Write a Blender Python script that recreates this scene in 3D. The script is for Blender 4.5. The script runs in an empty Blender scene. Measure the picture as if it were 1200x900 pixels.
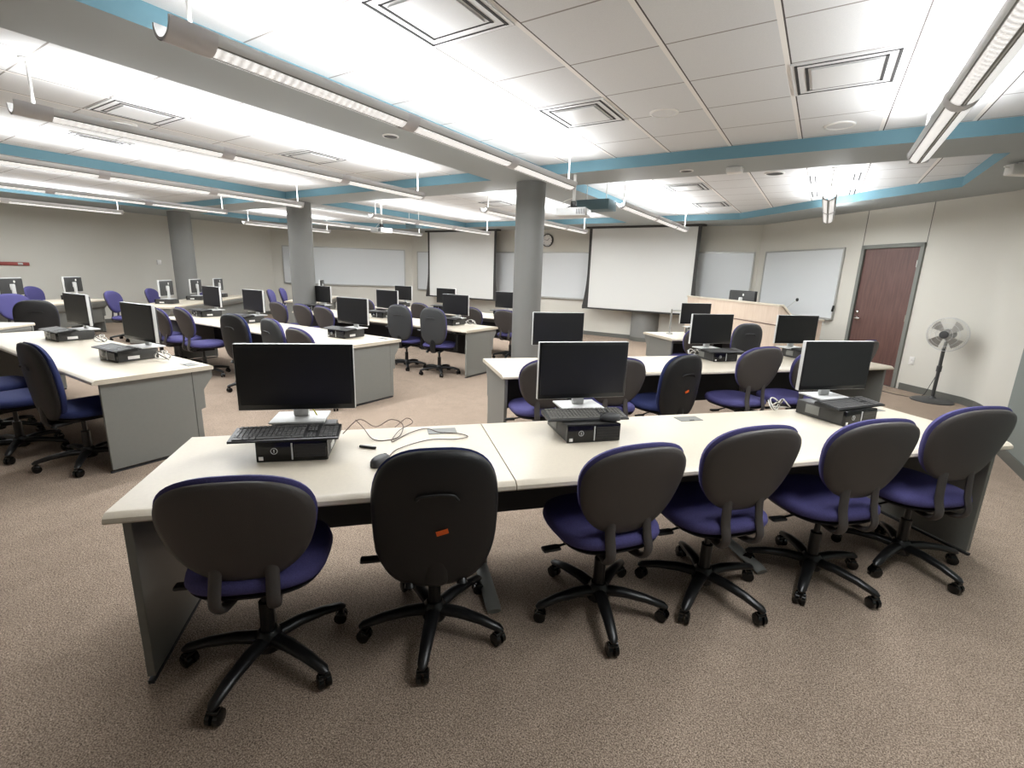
import bpy, bmesh, math, random
from mathutils import Vector, Matrix
random.seed(7)
PI = math.pi
S = bpy.context.scene
C = S.collection

# ------------------------------------------------------------------ camera
H_CAM = 1.54
def setup_camera():
    f, pit, roll, yaw = 559.05, 0.2270392, 0.03324529, -0.56252411
    cy, sy = math.cos(yaw), math.sin(yaw)
    fw = Vector((sy, cy, 0)); rt = Vector((cy, -sy, 0)); up = Vector((0, 0, 1))
    f2 = fw*math.cos(pit) - up*math.sin(pit); u2 = up*math.cos(pit) + fw*math.sin(pit)
    r3 = rt*math.cos(roll) + u2*math.sin(roll); u3 = u2*math.cos(roll) - rt*math.sin(roll)
    cam = bpy.data.cameras.new('camera'); cam.sensor_width = 36; cam.lens = f/1200*36
    cam.clip_start = .05; cam.clip_end = 100
    o = bpy.data.objects.new('camera', cam); C.objects.link(o)
    m = Matrix((r3, u3, -f2)).transposed().to_4x4(); m.translation = Vector((0, 0, H_CAM))
    o.matrix_world = m
    S.camera = o
setup_camera()

# ------------------------------------------------------------------ world / exposure
w = bpy.data.worlds.new('world'); S.world = w; w.use_nodes = True
w.node_tree.nodes['Background'].inputs[0].default_value = (.9, .92, 1, 1)
w.node_tree.nodes['Background'].inputs[1].default_value = .05
S.view_settings.view_transform = 'Standard'
S.view_settings.look = 'None'
S.view_settings.exposure = 0.56
S.view_settings.gamma = 1
S.view_settings.use_curve_mapping = False
UP_POWER = 38.0       # watts of each pendant run, upward
DOWN_POWER = 46.0     # watts of each pendant run, downward
LIGHT_COL = (.95, .98, 1.0)

Z_CEIL, Z_SOFF, Z_TOP = 2.86, 2.74, .715

# ------------------------------------------------------------------ materials
def srgb(r, g, b):
    f = lambda c: (c/255/12.92 if c/255 <= .04045 else ((c/255+.055)/1.055)**2.4)
    return (f(r), f(g), f(b), 1)
def mat(name, col, rough=.6, metal=0, spec=.5, noise=None, bump=None, emit=None, alpha=None, vary=.08):
    m = bpy.data.materials.new(name); m.use_nodes = True
    nt = m.node_tree; b = nt.nodes['Principled BSDF']
    b.inputs['Base Color'].default_value = col
    b.inputs['Roughness'].default_value = rough
    b.inputs['Metallic'].default_value = metal
    b.inputs['Specular IOR Level'].default_value = spec
    tc = nt.nodes.new('ShaderNodeTexCoord')
    if noise:
        n = nt.nodes.new('ShaderNodeTexNoise'); n.inputs['Scale'].default_value = noise
        n.inputs['Detail'].default_value = 3
        nt.links.new(tc.outputs['Object'], n.inputs['Vector'])
        r = nt.nodes.new('ShaderNodeMapRange')
        r.inputs['From Min'].default_value = .25; r.inputs['From Max'].default_value = .75
        r.inputs['To Min'].default_value = 1-vary; r.inputs['To Max'].default_value = 1+vary
        nt.links.new(n.outputs['Fac'], r.inputs['Value'])
        mx = nt.nodes.new('ShaderNodeVectorMath'); mx.operation = 'SCALE'
        mx.inputs[0].default_value = col[:3]
        nt.links.new(r.outputs[0], mx.inputs['Scale'])
        nt.links.new(mx.outputs[0], b.inputs['Base Color'])
    if bump:
        n = nt.nodes.new('ShaderNodeTexNoise'); n.inputs['Scale'].default_value = bump[0]
        nt.links.new(tc.outputs['Object'], n.inputs['Vector'])
        bp = nt.nodes.new('ShaderNodeBump'); bp.inputs['Strength'].default_value = bump[1]
        bp.inputs['Distance'].default_value = .01
        nt.links.new(n.outputs['Fac'], bp.inputs['Height'])
        nt.links.new(bp.outputs[0], b.inputs['Normal'])
    if emit:
        b.inputs['Emission Color'].default_value = emit[0]
        b.inputs['Emission Strength'].default_value = emit[1]
    return m

def carpet_mat():
    m = bpy.data.materials.new('carpet'); m.use_nodes = True
    nt = m.node_tree; b = nt.nodes['Principled BSDF']
    tc = nt.nodes.new('ShaderNodeTexCoord')
    n1 = nt.nodes.new('ShaderNodeTexNoise'); n1.inputs['Scale'].default_value = 210; n1.inputs['Detail'].default_value = 6; n1.inputs['Distortion'].default_value = .6
    n1.inputs['Roughness'].default_value = .75
    n2 = nt.nodes.new('ShaderNodeTexNoise'); n2.inputs['Scale'].default_value = 7; n2.inputs['Detail'].default_value = 3
    cr = nt.nodes.new('ShaderNodeValToRGB')
    e = cr.color_ramp.elements
    e[0].position = .40; e[0].color = srgb(88, 75, 64)
    e[1].position = .60; e[1].color = srgb(204, 184, 165)
    k = cr.color_ramp.elements.new(.5); k.color = srgb(150, 133, 118)
    nt.links.new(tc.outputs['Object'], n1.inputs['Vector']); nt.links.new(tc.outputs['Object'], n2.inputs['Vector'])
    nt.links.new(n1.outputs['Fac'], cr.inputs['Fac'])
    r = nt.nodes.new('ShaderNodeMapRange'); r.inputs['From Min'].default_value = .3; r.inputs['From Max'].default_value = .7
    r.inputs['To Min'].default_value = .93; r.inputs['To Max'].default_value = 1.06
    nt.links.new(n2.outputs['Fac'], r.inputs['Value'])
    mx = nt.nodes.new('ShaderNodeVectorMath'); mx.operation = 'SCALE'
    nt.links.new(cr.outputs['Color'], mx.inputs[0]); nt.links.new(r.outputs[0], mx.inputs['Scale'])
    nt.links.new(mx.outputs[0], b.inputs['Base Color'])
    bp = nt.nodes.new('ShaderNodeBump'); bp.inputs['Strength'].default_value = .5; bp.inputs['Distance'].default_value = .004
    nt.links.new(n1.outputs['Fac'], bp.inputs['Height']); nt.links.new(bp.outputs[0], b.inputs['Normal'])
    b.inputs['Roughness'].default_value = .95; b.inputs['Specular IOR Level'].default_value = .1
    return m

def tile_mat():
    """2 ft lay-in tiles: thin grey joints one way, wide shadow-line rails the other way."""
    m = bpy.data.materials.new('ceiling_tiles'); m.use_nodes = True
    nt = m.node_tree; b = nt.nodes['Principled BSDF']
    tc = nt.nodes.new('ShaderNodeTexCoord'); sp = nt.nodes.new('ShaderNodeSeparateXYZ')
    nt.links.new(tc.outputs['Object'], sp.inputs[0])
    def math_(op, a, b_=None, c=None):
        n = nt.nodes.new('ShaderNodeMath'); n.operation = op
        for i, v in enumerate((a, b_, c)):
            if v is None: continue
            if isinstance(v, (int, float)): n.inputs[i].default_value = v
            else: nt.links.new(v, n.inputs[i])
        return n.outputs[0]
    def line(src, off, period, width):       # 1 on the joint
        a = math_('ADD', src, off); a = math_('DIVIDE', a, period); a = math_('FRACT', a)
        a = math_('SUBTRACT', a, .5); a = math_('ABSOLUTE', a); a = math_('SUBTRACT', .5, a)
        return math_('LESS_THAN', a, width/period/2)
    P = .608
    railw = line(sp.outputs['X'], 1.0+P*60+.000, P, .030)       # white rail
    raild = line(sp.outputs['X'], 1.0+P*60-.019, P, .009)       # dark reveal beside it
    cross = line(sp.outputs['Y'], -3.70+P*60, P, .012)
    n1 = nt.nodes.new('ShaderNodeTexNoise'); n1.inputs['Scale'].default_value = 260; n1.inputs['Detail'].default_value = 2
    nt.links.new(tc.outputs['Object'], n1.inputs['Vector'])
    r = nt.nodes.new('ShaderNodeMapRange'); r.inputs['From Min'].default_value = .3; r.inputs['From Max'].default_value = .7
    r.inputs['To Min'].default_value = .93; r.inputs['To Max'].default_value = 1.0
    nt.links.new(n1.outputs['Fac'], r.inputs['Value'])
    base = nt.nodes.new('ShaderNodeVectorMath'); base.operation = 'SCALE'; base.inputs[0].default_value = srgb(220, 220, 220)[:3]
    nt.links.new(r.outputs[0], base.inputs['Scale'])
    def mix(fac, a, col):
        n = nt.nodes.new('ShaderNodeMix'); n.data_type = 'RGBA'
        nt.links.new(fac, n.inputs[0]); nt.links.new(a, n.inputs[6]); n.inputs[7].default_value = col
        return n.outputs[2]
    c = mix(cross, base.outputs[0], srgb(150, 145, 141))
    c = mix(railw, c, srgb(238, 234, 230))
    c = mix(raild, c, srgb(88, 82, 80))
    nt.links.new(c, b.inputs['Base Color'])
    b.inputs['Roughness'].default_value = .9; b.inputs['Specular IOR Level'].default_value = .2
    return m

def wood_mat(name, c1, c2, rough=.4):
    m = bpy.data.materials.new(name); m.use_nodes = True
    nt = m.node_tree; b = nt.nodes['Principled BSDF']
    tc = nt.nodes.new('ShaderNodeTexCoord'); mp = nt.nodes.new('ShaderNodeMapping')
    mp.inputs['Scale'].default_value = (14, 14, 1.3)
    n = nt.nodes.new('ShaderNodeTexNoise'); n.inputs['Scale'].default_value = 2.5; n.inputs['Detail'].default_value = 5
    cr = nt.nodes.new('ShaderNodeValToRGB'); cr.color_ramp.elements[0].position = .3; cr.color_ramp.elements[1].position = .7
    cr.color_ramp.elements[0].color = c1; cr.color_ramp.elements[1].color = c2
    nt.links.new(tc.outputs['Object'], mp.inputs[0]); nt.links.new(mp.outputs[0], n.inputs['Vector'])
    nt.links.new(n.outputs['Fac'], cr.inputs['Fac']); nt.links.new(cr.outputs['Color'], b.inputs['Base Color'])
    b.inputs['Roughness'].default_value = rough
    return m

def lens_mat():
    m = mat('glowing_lamp_lens', srgb(235, 235, 235), .5, emit=((1, .99, .97, 1), .42)); nt = m.node_tree; b = nt.nodes['Principled BSDF']
    tc = nt.nodes.new('ShaderNodeTexCoord'); wv = nt.nodes.new('ShaderNodeTexWave'); wv.bands_direction = 'Y'; wv.inputs['Scale'].default_value = 7
    r = nt.nodes.new('ShaderNodeMapRange'); r.inputs['To Min'].default_value = .26; r.inputs['To Max'].default_value = .5
    nt.links.new(tc.outputs['Object'], wv.inputs['Vector']); nt.links.new(wv.outputs['Fac'], r.inputs['Value']); nt.links.new(r.outputs[0], b.inputs['Emission Strength'])
    return m
M = dict(
    carpet=carpet_mat(), tiles=tile_mat(),
    wall=mat('cream_wall_paint', srgb(208, 205, 195), .85, noise=1.5, vary=.015),
    greywall=mat('grey_wall_paint', srgb(128, 133, 128), .8, noise=1.5, vary=.02),
    base=mat('grey_vinyl_base', srgb(98, 98, 92), .6),
    blue=mat('blue_soffit_paint', srgb(104, 144, 158), .65, noise=2, vary=.02),
    soffit=mat('grey_soffit_paint', srgb(162, 168, 168), .6, noise=2, vary=.02),
    column=mat('grey_column_paint', srgb(122, 122, 119), .55, noise=3, vary=.03),
    laminate=mat('cream_laminate', srgb(208, 198, 180), .38, noise=60, vary=.03),
    desk_grey=mat('grey_desk_metal', srgb(124, 124, 119), .5, noise=40, vary=.02),
    desk_dark=mat('charcoal_and_shade_desk_metal', srgb(40, 40, 42), .6),  # charcoal parts, also the painted shade under the desks
    shell=mat('taupe_plastic_shell', srgb(70, 65, 63), .48, bump=(400, .15)),
    shell_dark=mat('black_plastic_shell', srgb(26, 25, 26), .45, bump=(400, .15)),
    shell_char=mat('charcoal_plastic_shell', srgb(58, 59, 60), .5, bump=(400, .15)),
    purple=mat('purple_upholstery', srgb(74, 70, 122), .85, noise=180, vary=.18, bump=(300, .3)),
    blue_fab=mat('blue_upholstery', srgb(30, 40, 88), .85, noise=180, vary=.18, bump=(300, .3)),
    black=mat('black_plastic', srgb(20, 20, 21), .35),
    black_gloss=mat('glossy_black_plastic', srgb(9, 9, 10), .15),
    screen=mat('black_display_glass', srgb(22, 22, 23), .35),
    dgrey=mat('dark_grey_plastic', srgb(62, 62, 62), .5),
    pcgrey=mat('graphite_metal_case', srgb(58, 57, 55), .45),
    silver=mat('silver_plastic', srgb(206, 206, 204), .35),
    white=mat('white_plastic', srgb(232, 230, 226), .4),
    keys=mat('dark_keycaps', srgb(84, 83, 82), .4),
    keyslight=mat('worn_grey_keycaps', srgb(112, 110, 105), .4),
    board=mat('whiteboard_enamel', srgb(216, 219, 220), .22),
    alu=mat('brushed_aluminium', srgb(178, 178, 174), .35, metal=.5),
    vinyl=mat('projection_vinyl', srgb(208, 208, 204), .8),
    scrblack=mat('black_screen_border', srgb(52, 50, 48), .7),
    door=wood_mat('dark_stained_wood', srgb(92, 68, 64), srgb(110, 82, 76), .35),
    frame=mat('grey_door_frame_paint', srgb(122, 124, 118), .5),
    podium=wood_mat('blond_wood_laminate', srgb(206, 186, 166), srgb(216, 198, 180), .45),
    chrome=mat('satin_chrome', srgb(200, 198, 192), .2, metal=1),
    lamp=mat('white_lamp_metal', srgb(214, 214, 214), .35),
    lampgrey=mat('grey_lamp_coupler', srgb(204, 202, 204), .5),
    lens=lens_mat(),
    tube=mat('glowing_fluorescent_tube', srgb(250, 250, 250), .5, emit=((1, .98, .94, 1), 3.0)),
    orange=mat('orange_sticker', srgb(226, 96, 30), .6),
    red=mat('dull_red_plastic', srgb(150, 72, 66), .6),
    cable=mat('grey_cable', srgb(92, 74, 66), .5),
    cable_w=mat('white_cable', srgb(215, 212, 205), .5),
    cable_y=mat('yellow_cable', srgb(190, 180, 60), .5),
    teal=mat('teal_box_paint', srgb(98, 122, 130), .6),
    dark_slot=mat('dark_vent_slot', srgb(52, 50, 50), .8),
    blade=mat('translucent_grey_blade', srgb(176, 172, 164), .4),
)

# ------------------------------------------------------------------ mesh helpers
def link(name, bm, m, parent=None, smooth=None, loc=None, rot=None):
    me = bpy.data.meshes.new(name)
    bmesh.ops.recalc_face_normals(bm, faces=bm.faces[:])
    bm.to_mesh(me); bm.free()
    for mm in (m if isinstance(m, (list, tuple)) else [m]): me.materials.append(mm)
    if smooth is not None:
        for p in me.polygons: p.use_smooth = True
        try: me.set_sharp_from_angle(angle=math.radians(smooth))
        except Exception: pass
    o = bpy.data.objects.new(name, me); C.objects.link(o)
    if parent: o.parent = parent
    if loc is not None: o.location = loc
    if rot is not None: o.rotation_euler = rot
    return o
def tag(o, label=None, cat=None, group=None, kind=None):
    if label: o['label'] = label
    if cat: o['category'] = cat
    if group: o['group'] = group
    if kind: o['kind'] = kind
    return o
def empty(name, loc=(0, 0, 0), rz=0):
    o = bpy.data.objects.new(name, None); C.objects.link(o)
    o.empty_display_size = .1
    o.location = loc; o.rotation_euler = (0, 0, rz)
    return o
def copy_tree(o, parent=None):
    c = o.copy(); C.objects.link(c)
    if parent: c.parent = parent
    for ch in list(o.children):
        copy_tree(ch, c)
    return c
def BM(): return bmesh.new()
def box(bm, c, s, bev=0, seg=2, rot=None, mi=0):
    r = bmesh.ops.create_cube(bm, size=1)
    vs = r['verts']
    for v in vs: v.co = Vector((v.co.x*s[0], v.co.y*s[1], v.co.z*s[2]))
    fs = set(f for v in vs for f in v.link_faces)
    if bev:
        es = list(set(e for v in vs for e in v.link_edges))
        rr = bmesh.ops.bevel(bm, geom=es, offset=bev, segments=seg, affect='EDGES', profile=.5)
        vs = list(set(rr['verts']) | set(v for f in rr['faces'] for v in f.verts) | set(v for v in vs if v.is_valid))
    mt = Matrix.Translation(Vector(c))
    if rot is not None: mt = mt @ (rot.to_4x4() if isinstance(rot, Matrix) else Matrix.Rotation(rot, 4, 'Z'))
    for v in vs: v.co = mt @ v.co
    if mi:
        for f in set(f for v in vs for f in v.link_faces): f.material_index = mi
    return vs
def prism(bm, pts, z0, z1, mi_side=0, mi_bot=None, mi_top=None, cap=True):
    """extrude xy polygon between z0 and z1"""
    a = [bm.verts.new((p[0], p[1], z0)) for p in pts]; b = [bm.verts.new((p[0], p[1], z1)) for p in pts]
    n = len(pts)
    for i in range(n):
        f = bm.faces.new((a[i], a[(i+1) % n], b[(i+1) % n], b[i])); f.material_index = mi_side
    if cap:
        f = bm.faces.new(a[::-1]); f.material_index = mi_side if mi_bot is None else mi_bot
        g = bm.faces.new(b); g.material_index = mi_side if mi_top is None else mi_top
    return a+b
def prism_x(bm, pts, x0, x1, mi=0):
    """extrude yz polygon along x"""
    a = [bm.verts.new((x0, p[0], p[1])) for p in pts]; b = [bm.verts.new((x1, p[0], p[1])) for p in pts]
    n = len(pts)
    fs = [bm.faces.new((a[i], a[(i+1) % n], b[(i+1) % n], b[i])) for i in range(n)]
    fs += [bm.faces.new(a[::-1]), bm.faces.new(b)]
    for f in fs: f.material_index = mi
    return a+b
def frame_axes(d):
    d = d.normalized(); up = Vector((0, 0, 1)) if abs(d.z) < .95 else Vector((1, 0, 0))
    x = d.cross(up).normalized(); y = x.cross(d).normalized(); return x, y
def tube(bm, pts, r, seg=8, cap=True, flat=1.0):
    """tube through points; r number or list; flat scales the local 'y' radius"""
    pts = [Vector(p) for p in pts]; n = len(pts)
    rs = r if isinstance(r, (list, tuple)) else [r]*n
    rings = []
    px = None
    for i, p in enumerate(pts):
        d = (pts[min(i+1, n-1)]-pts[max(i-1, 0)])
        x, y = frame_axes(d)
        if px is not None:
            x = (px - d.normalized()*px.dot(d.normalized())).normalized(); y = x.cross(d.normalized()).normalized()
        px = x
        rings.append([bm.verts.new(p + x*math.cos(2*PI*k/seg)*rs[i] + y*math.sin(2*PI*k/seg)*rs[i]*flat) for k in range(seg)])
    for a, b in zip(rings, rings[1:]):
        for k in range(seg): bm.faces.new((a[k], a[(k+1) % seg], b[(k+1) % seg], b[k]))
    if cap:
        bm.faces.new(rings[0][::-1]); bm.faces.new(rings[-1])
def lathe(bm, prof, c=(0, 0, 0), seg=24, axis='Z', mi=0):
    """prof list of (r, h)"""
    c = Vector(c); rings = []
    for r, h in prof:
        ring = []
        for k in range(seg):
            a = 2*PI*k/seg
            v = {'Z': Vector((r*math.cos(a), r*math.sin(a), h)), 'Y': Vector((r*math.cos(a), h, r*math.sin(a))),
                 'X': Vector((h, r*math.cos(a), r*math.sin(a)))}[axis]
            ring.append(bm.verts.new(c+v))
        rings.append(ring)
    fs = []
    for a, b in zip(rings, rings[1:]):
        for k in range(seg): fs.append(bm.faces.new((a[k], a[(k+1) % seg], b[(k+1) % seg], b[k])))
    fs.append(bm.faces.new(rings[0][::-1])); fs.append(bm.faces.new(rings[-1]))
    for f in fs: f.material_index = mi
def smoothpath(pts, n=6):
    """Catmull-Rom through points"""
    P = [Vector(p) for p in pts]; P = [P[0]*2-P[1]] + P + [P[-1]*2-P[-2]]; out = []
    for i in range(1, len(P)-2):
        for k in range(n):
            t = k/n
            out.append(.5*((2*P[i]) + (-P[i-1]+P[i+1])*t + (2*P[i-1]-5*P[i]+4*P[i+1]-P[i+2])*t*t + (-P[i-1]+3*P[i]-3*P[i+1]+P[i+2])*t**3))
    out.append(P[-2]); return out
def pad(bm, hw, hh, c, tf, tb, taper=0, exp=2.6, bend=0, lean=0, rings=7, seg=40, axis='back', pr=3.0, bz=0, mi=0, taperflat=False):
    """cushion / shell blob. axis 'back': outline in x,z, thickness along y. axis 'seat': outline in x,y, thickness z."""
    front, back = [], []
    def P(th, rho, side):
        ct, st = math.cos(th), math.sin(th)
        x = math.copysign(abs(ct)**(2/exp), ct); y = math.copysign(abs(st)**(2/exp), st)
        wd = 1 + taper*(y-0.0)*.5 - (abs(taper)*.25 if y < 0 else 0)*0
        X = hw*x*wd*rho; Y = hh*y*rho
        t = (1-rho**pr)**(1/pr) if rho < 1 else 0
        th_ = (tf if side > 0 else -tb)*t
        off = bend*(X*X) + bz*(Y*Y)
        if axis == 'back':
            return Vector((c[0]+X, c[1]+th_+off-lean*Y, c[2]+Y))
        return Vector((c[0]+X, c[1]+Y, c[2]+th_+off))
    rr = [math.sin(PI/2*(i/rings)) for i in range(rings+1)]
    def mk(side):
        cen = bm.verts.new(P(0, 0.0, side)); L = [[cen]]
        for i in range(1, rings): L.append([bm.verts.new(P(2*PI*k/seg, rr[i], side)) for k in range(seg)])
        return L
    A, B = mk(1), mk(-1)
    rim = [bm.verts.new(P(2*PI*k/seg, 1.0, 1)) for k in range(seg)]
    fs = []
    for L in (A, B):
        for k in range(seg): fs.append(bm.faces.new((L[0][0], L[1][k], L[1][(k+1) % seg])))
        for i in range(1, rings-1):
            for k in range(seg): fs.append(bm.faces.new((L[i][k], L[i+1][k], L[i+1][(k+1) % seg], L[i][(k+1) % seg])))
        for k in range(seg): fs.append(bm.faces.new((L[-1][k], rim[k], rim[(k+1) % seg], L[-1][(k+1) % seg])))
    for f in fs: f.material_index = mi
def U(a):
    a = math.radians(a); return Vector((math.cos(a), math.sin(a), 0)), Vector((-math.sin(a), math.cos(a), 0))

# ------------------------------------------------------------------ room shell
def dwp(s, off=0, z=0):     # point on the slanted door wall (runs at -47 degrees)
    u, n = U(-47); return Vector((1.24, 9.27, z)) + u*s - n*off
FLOOR = [(1.65, -3.6), (1.65, 6.28), (1.93, 6.28), (1.93, 8.25), (1.90, 8.45), (1.82, 8.65), tuple(dwp(.72)[:2]), tuple(dwp(-3.70)[:2]),
         (-1.283, 12.0), (-11.65, 12.0), (-15.1, 9.2), (-15.1, -3.6)]
bm = BM(); prism(bm, FLOOR, -.1, 0); tag(link('floor', bm, M['carpet']), kind='structure')
bm = BM(); prism(bm, FLOOR, Z_CEIL, Z_CEIL+.08); tag(link('ceiling', bm, M['tiles']), kind='structure')

def wall(name, pts, m=None, z0=0, z1=Z_CEIL, th=.12, side=1):
    """thick wall along a polyline; room is on the left of travel when side=1"""
    bm = BM(); P = [Vector((p[0], p[1], 0)) for p in pts]
    offs = []
    for i, p in enumerate(P):
        d = Vector((0, 0, 0))
        if i > 0: d += (P[i]-P[i-1]).normalized()
        if i < len(P)-1: d += (P[i+1]-P[i]).normalized()
        d.normalize(); offs.append(p + Vector((d.y, -d.x, 0))*th*side)
    prism(bm, [p[:2] for p in P] + [p[:2] for p in reversed(offs)], z0, z1)
    return tag(link(name, bm, m or M['wall'], smooth=30), kind='structure')
def baseboard(name, pts):
    bm = BM(); P = [Vector((p[0], p[1], 0)) for p in pts]; offs = []
    for i, p in enumerate(P):
        d = Vector((0, 0, 0))
        if i > 0: d += (P[i]-P[i-1]).normalized()
        if i < len(P)-1: d += (P[i+1]-P[i]).normalized()
        d.normalize(); offs.append(p - Vector((d.y, -d.x, 0))*.012)
    prism(bm, [p[:2] for p in P] + [p[:2] for p in reversed(offs)], 0, .10)
    return tag(link(name, bm, M['base']), kind='structure')
DW0, DW1 = dwp(-1.135), dwp(-.115)
wall('wall_right', [(1.65, -3.6), (1.65, 6.28), (1.93, 6.28)], M['greywall'])
wall('wall_right_corner', [(1.93, 6.28), (1.93, 8.25), (1.90, 8.45), (1.82, 8.65), dwp(.72), DW1])
wall('wall_door', [DW0, dwp(-3.70), (-1.283, 12.0)])
bm = BM()
u_, n_ = U(-47)
q0, q1 = dwp(-1.135), dwp(-.115)
prism(bm, [tuple(q0[:2]), tuple(q1[:2]), tuple((q1+n_*.12)[:2]), tuple((q0+n_*.12)[:2])], 2.165, Z_CEIL)
tag(link('wall_over_door', bm, M['wall']), kind='structure')
wall('wall_screen', [(-1.283, 12.0), (-11.65, 12.0)])
wall('wall_left_diagonal', [(-11.65, 12.0), (-15.1, 9.2)])
wall('wall_left', [(-15.1, 9.2), (-15.1, -3.6)])
wall('wall_back', [(-15.1, -3.6), (1.65, -3.6)])
baseboard('baseboard_right', [(1.65, -3.5), (1.65, 6.27)])
baseboard('baseboard_right_corner', [(1.93, 6.3), (1.93, 8.25), (1.90, 8.45), (1.82, 8.65), dwp(.72), dwp(-.05)])
baseboard('baseboard_door', [dwp(-1.2), dwp(-3.68)])
baseboard('baseboard_screen', [(-1.4, 12.0), (-11.64, 12.0)])
baseboard('baseboard_left_diagonal', [(-11.65, 12.0), (-15.09, 9.21)])
baseboard('baseboard_left', [(-15.1, 9.19), (-15.1, -3.5)])

# soffits (blue faces, grey undersides)
def soffit(name, pts):
    bm = BM(); prism(bm, pts, Z_SOFF, Z_CEIL, 0, 1, 1)
    tag(link(name, bm, [M['blue'], M['soffit']]), kind='structure')
soffit('trim_1', [(-3.93, -3.6), (-3.2, -3.6), (-3.2, 5.55), (-3.93, 5.55)])
soffit('trim_2', [(-9.25, -3.6), (-8.52, -3.6), (-8.52, 5.55), (-9.25, 5.55)])
soffit('trim_3', [(-15.1, 5.55), (1.93, 5.55), (1.93, 6.28), (-15.1, 6.28)])
soffit('trim_4', [(-3.93, 6.28), (-3.2, 6.28), (-3.2, 10.85), (-3.93, 10.85)])
soffit('trim_5', [(-9.25, 6.28), (-8.52, 6.28), (-8.52, 10.85), (-9.25, 10.85)])
soffit('trim_6', [(1.23, 6.28), (1.93, 6.28), (1.93, 8.25), (1.82, 8.65), dwp(.72)[:2], dwp(-3.7)[:2], (-1.283, 12.0), (-11.65, 12.0), (-15.1, 9.2), (-15.1, 6.28),
                  (-13.3, 6.28), (-13.3, 8.4), (-10.75, 10.85), (-1.62, 10.85), (.16, 9.05), (1.23, 8.12)])
soffit('trim_7', [(-15.1, -3.6), (-13.3, -3.6), (-13.3, 5.55), (-15.1, 5.55)])

# door
def build_door():
    root = empty('door_1', dwp(-.625), math.radians(-47)); tag(root, kind='structure')
    # local x along wall (to the right), room side is -y... (rotated frame: room = -n)
    bm = BM(); box(bm, (0, .03, 1.065), (.93, .045, 2.12), .003)
    dp = link('door_panel', bm, M['door'], root)
    bm = BM()
    for sx in (-1, 1): box(bm, (sx*.495, -.005, 1.09), (.06, .05, 2.18), .006)
    box(bm, (0, -.005, 2.155), (1.05, .05, .06), .006)
    for sx in (-1, 1): box(bm, (sx*.475, .03, 1.08), (.02, .1, 2.14))
    link('door_frame', bm, M['frame'], root)
    for z in (.25, 1.07, 1.88):
        bm = BM(); tube(bm, [(.462, -.004, z-.06), (.462, -.004, z+.06)], .011, 10); box(bm, (.45, .004, z), (.035, .008, .1))
        link('hinge', bm, M['chrome'], root, 40)
    bm = BM(); lathe(bm, [(.028, 0), (.03, -.008), (.02, -.014), (.012, -.045)], (-.40, .006, 1.0), 20, 'Y')
    tube(bm, smoothpath([(-.40, -.04, 1.0), (-.36, -.048, 1.0), (-.29, -.045, .998)]), [.012]*13, 10)
    lathe(bm, [(.026, 0), (.026, -.012), (.012, -.02)], (-.40, .006, 1.10), 20, 'Y')
    link('door_handle', bm, M['chrome'], dp, 40)
build_door()
# wall panel joints over the door
for s in (-1.16, -.10):
    bm = BM(); u, n = U(-47)
    p = dwp(s, .0); q = p - n*.004
    prism(bm, [tuple((p-u*.004)[:2]), tuple((p+u*.004)[:2]), tuple((q+u*.004)[:2]), tuple((q-u*.004)[:2])], 2.185, Z_SOFF)
    tag(link('trim_8', bm, M['base']), kind='structure')

# columns
for x, y, r, lab in ((-3.53, 5.92, .2, 'grey round column in the middle of the room, the nearest and tallest-looking'),
                     (-8.70, 5.92, .22, 'grey round column standing left of the long whiteboard'),
                     (-13.5, 5.92, .24, 'grey round column in front of the far left wall'),
                     (-3.66, 11.98, .34, 'thick grey half-round column below the right projection screen')):
    bm = BM(); lathe(bm, [(r, 0.0), (r, Z_SOFF)], (0, 0, 0), 40)
    o = empty('column', (x, y, 0)); tag(o, lab, 'column')
    link('column_shaft', bm, M['column'], o, 30)
    bm = BM(); lathe(bm, [(r+.008, 0), (r+.008, .10), (r, .101)], (0, 0, 0), 40); link('column_base', bm, M['base'], o, 30)

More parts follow.
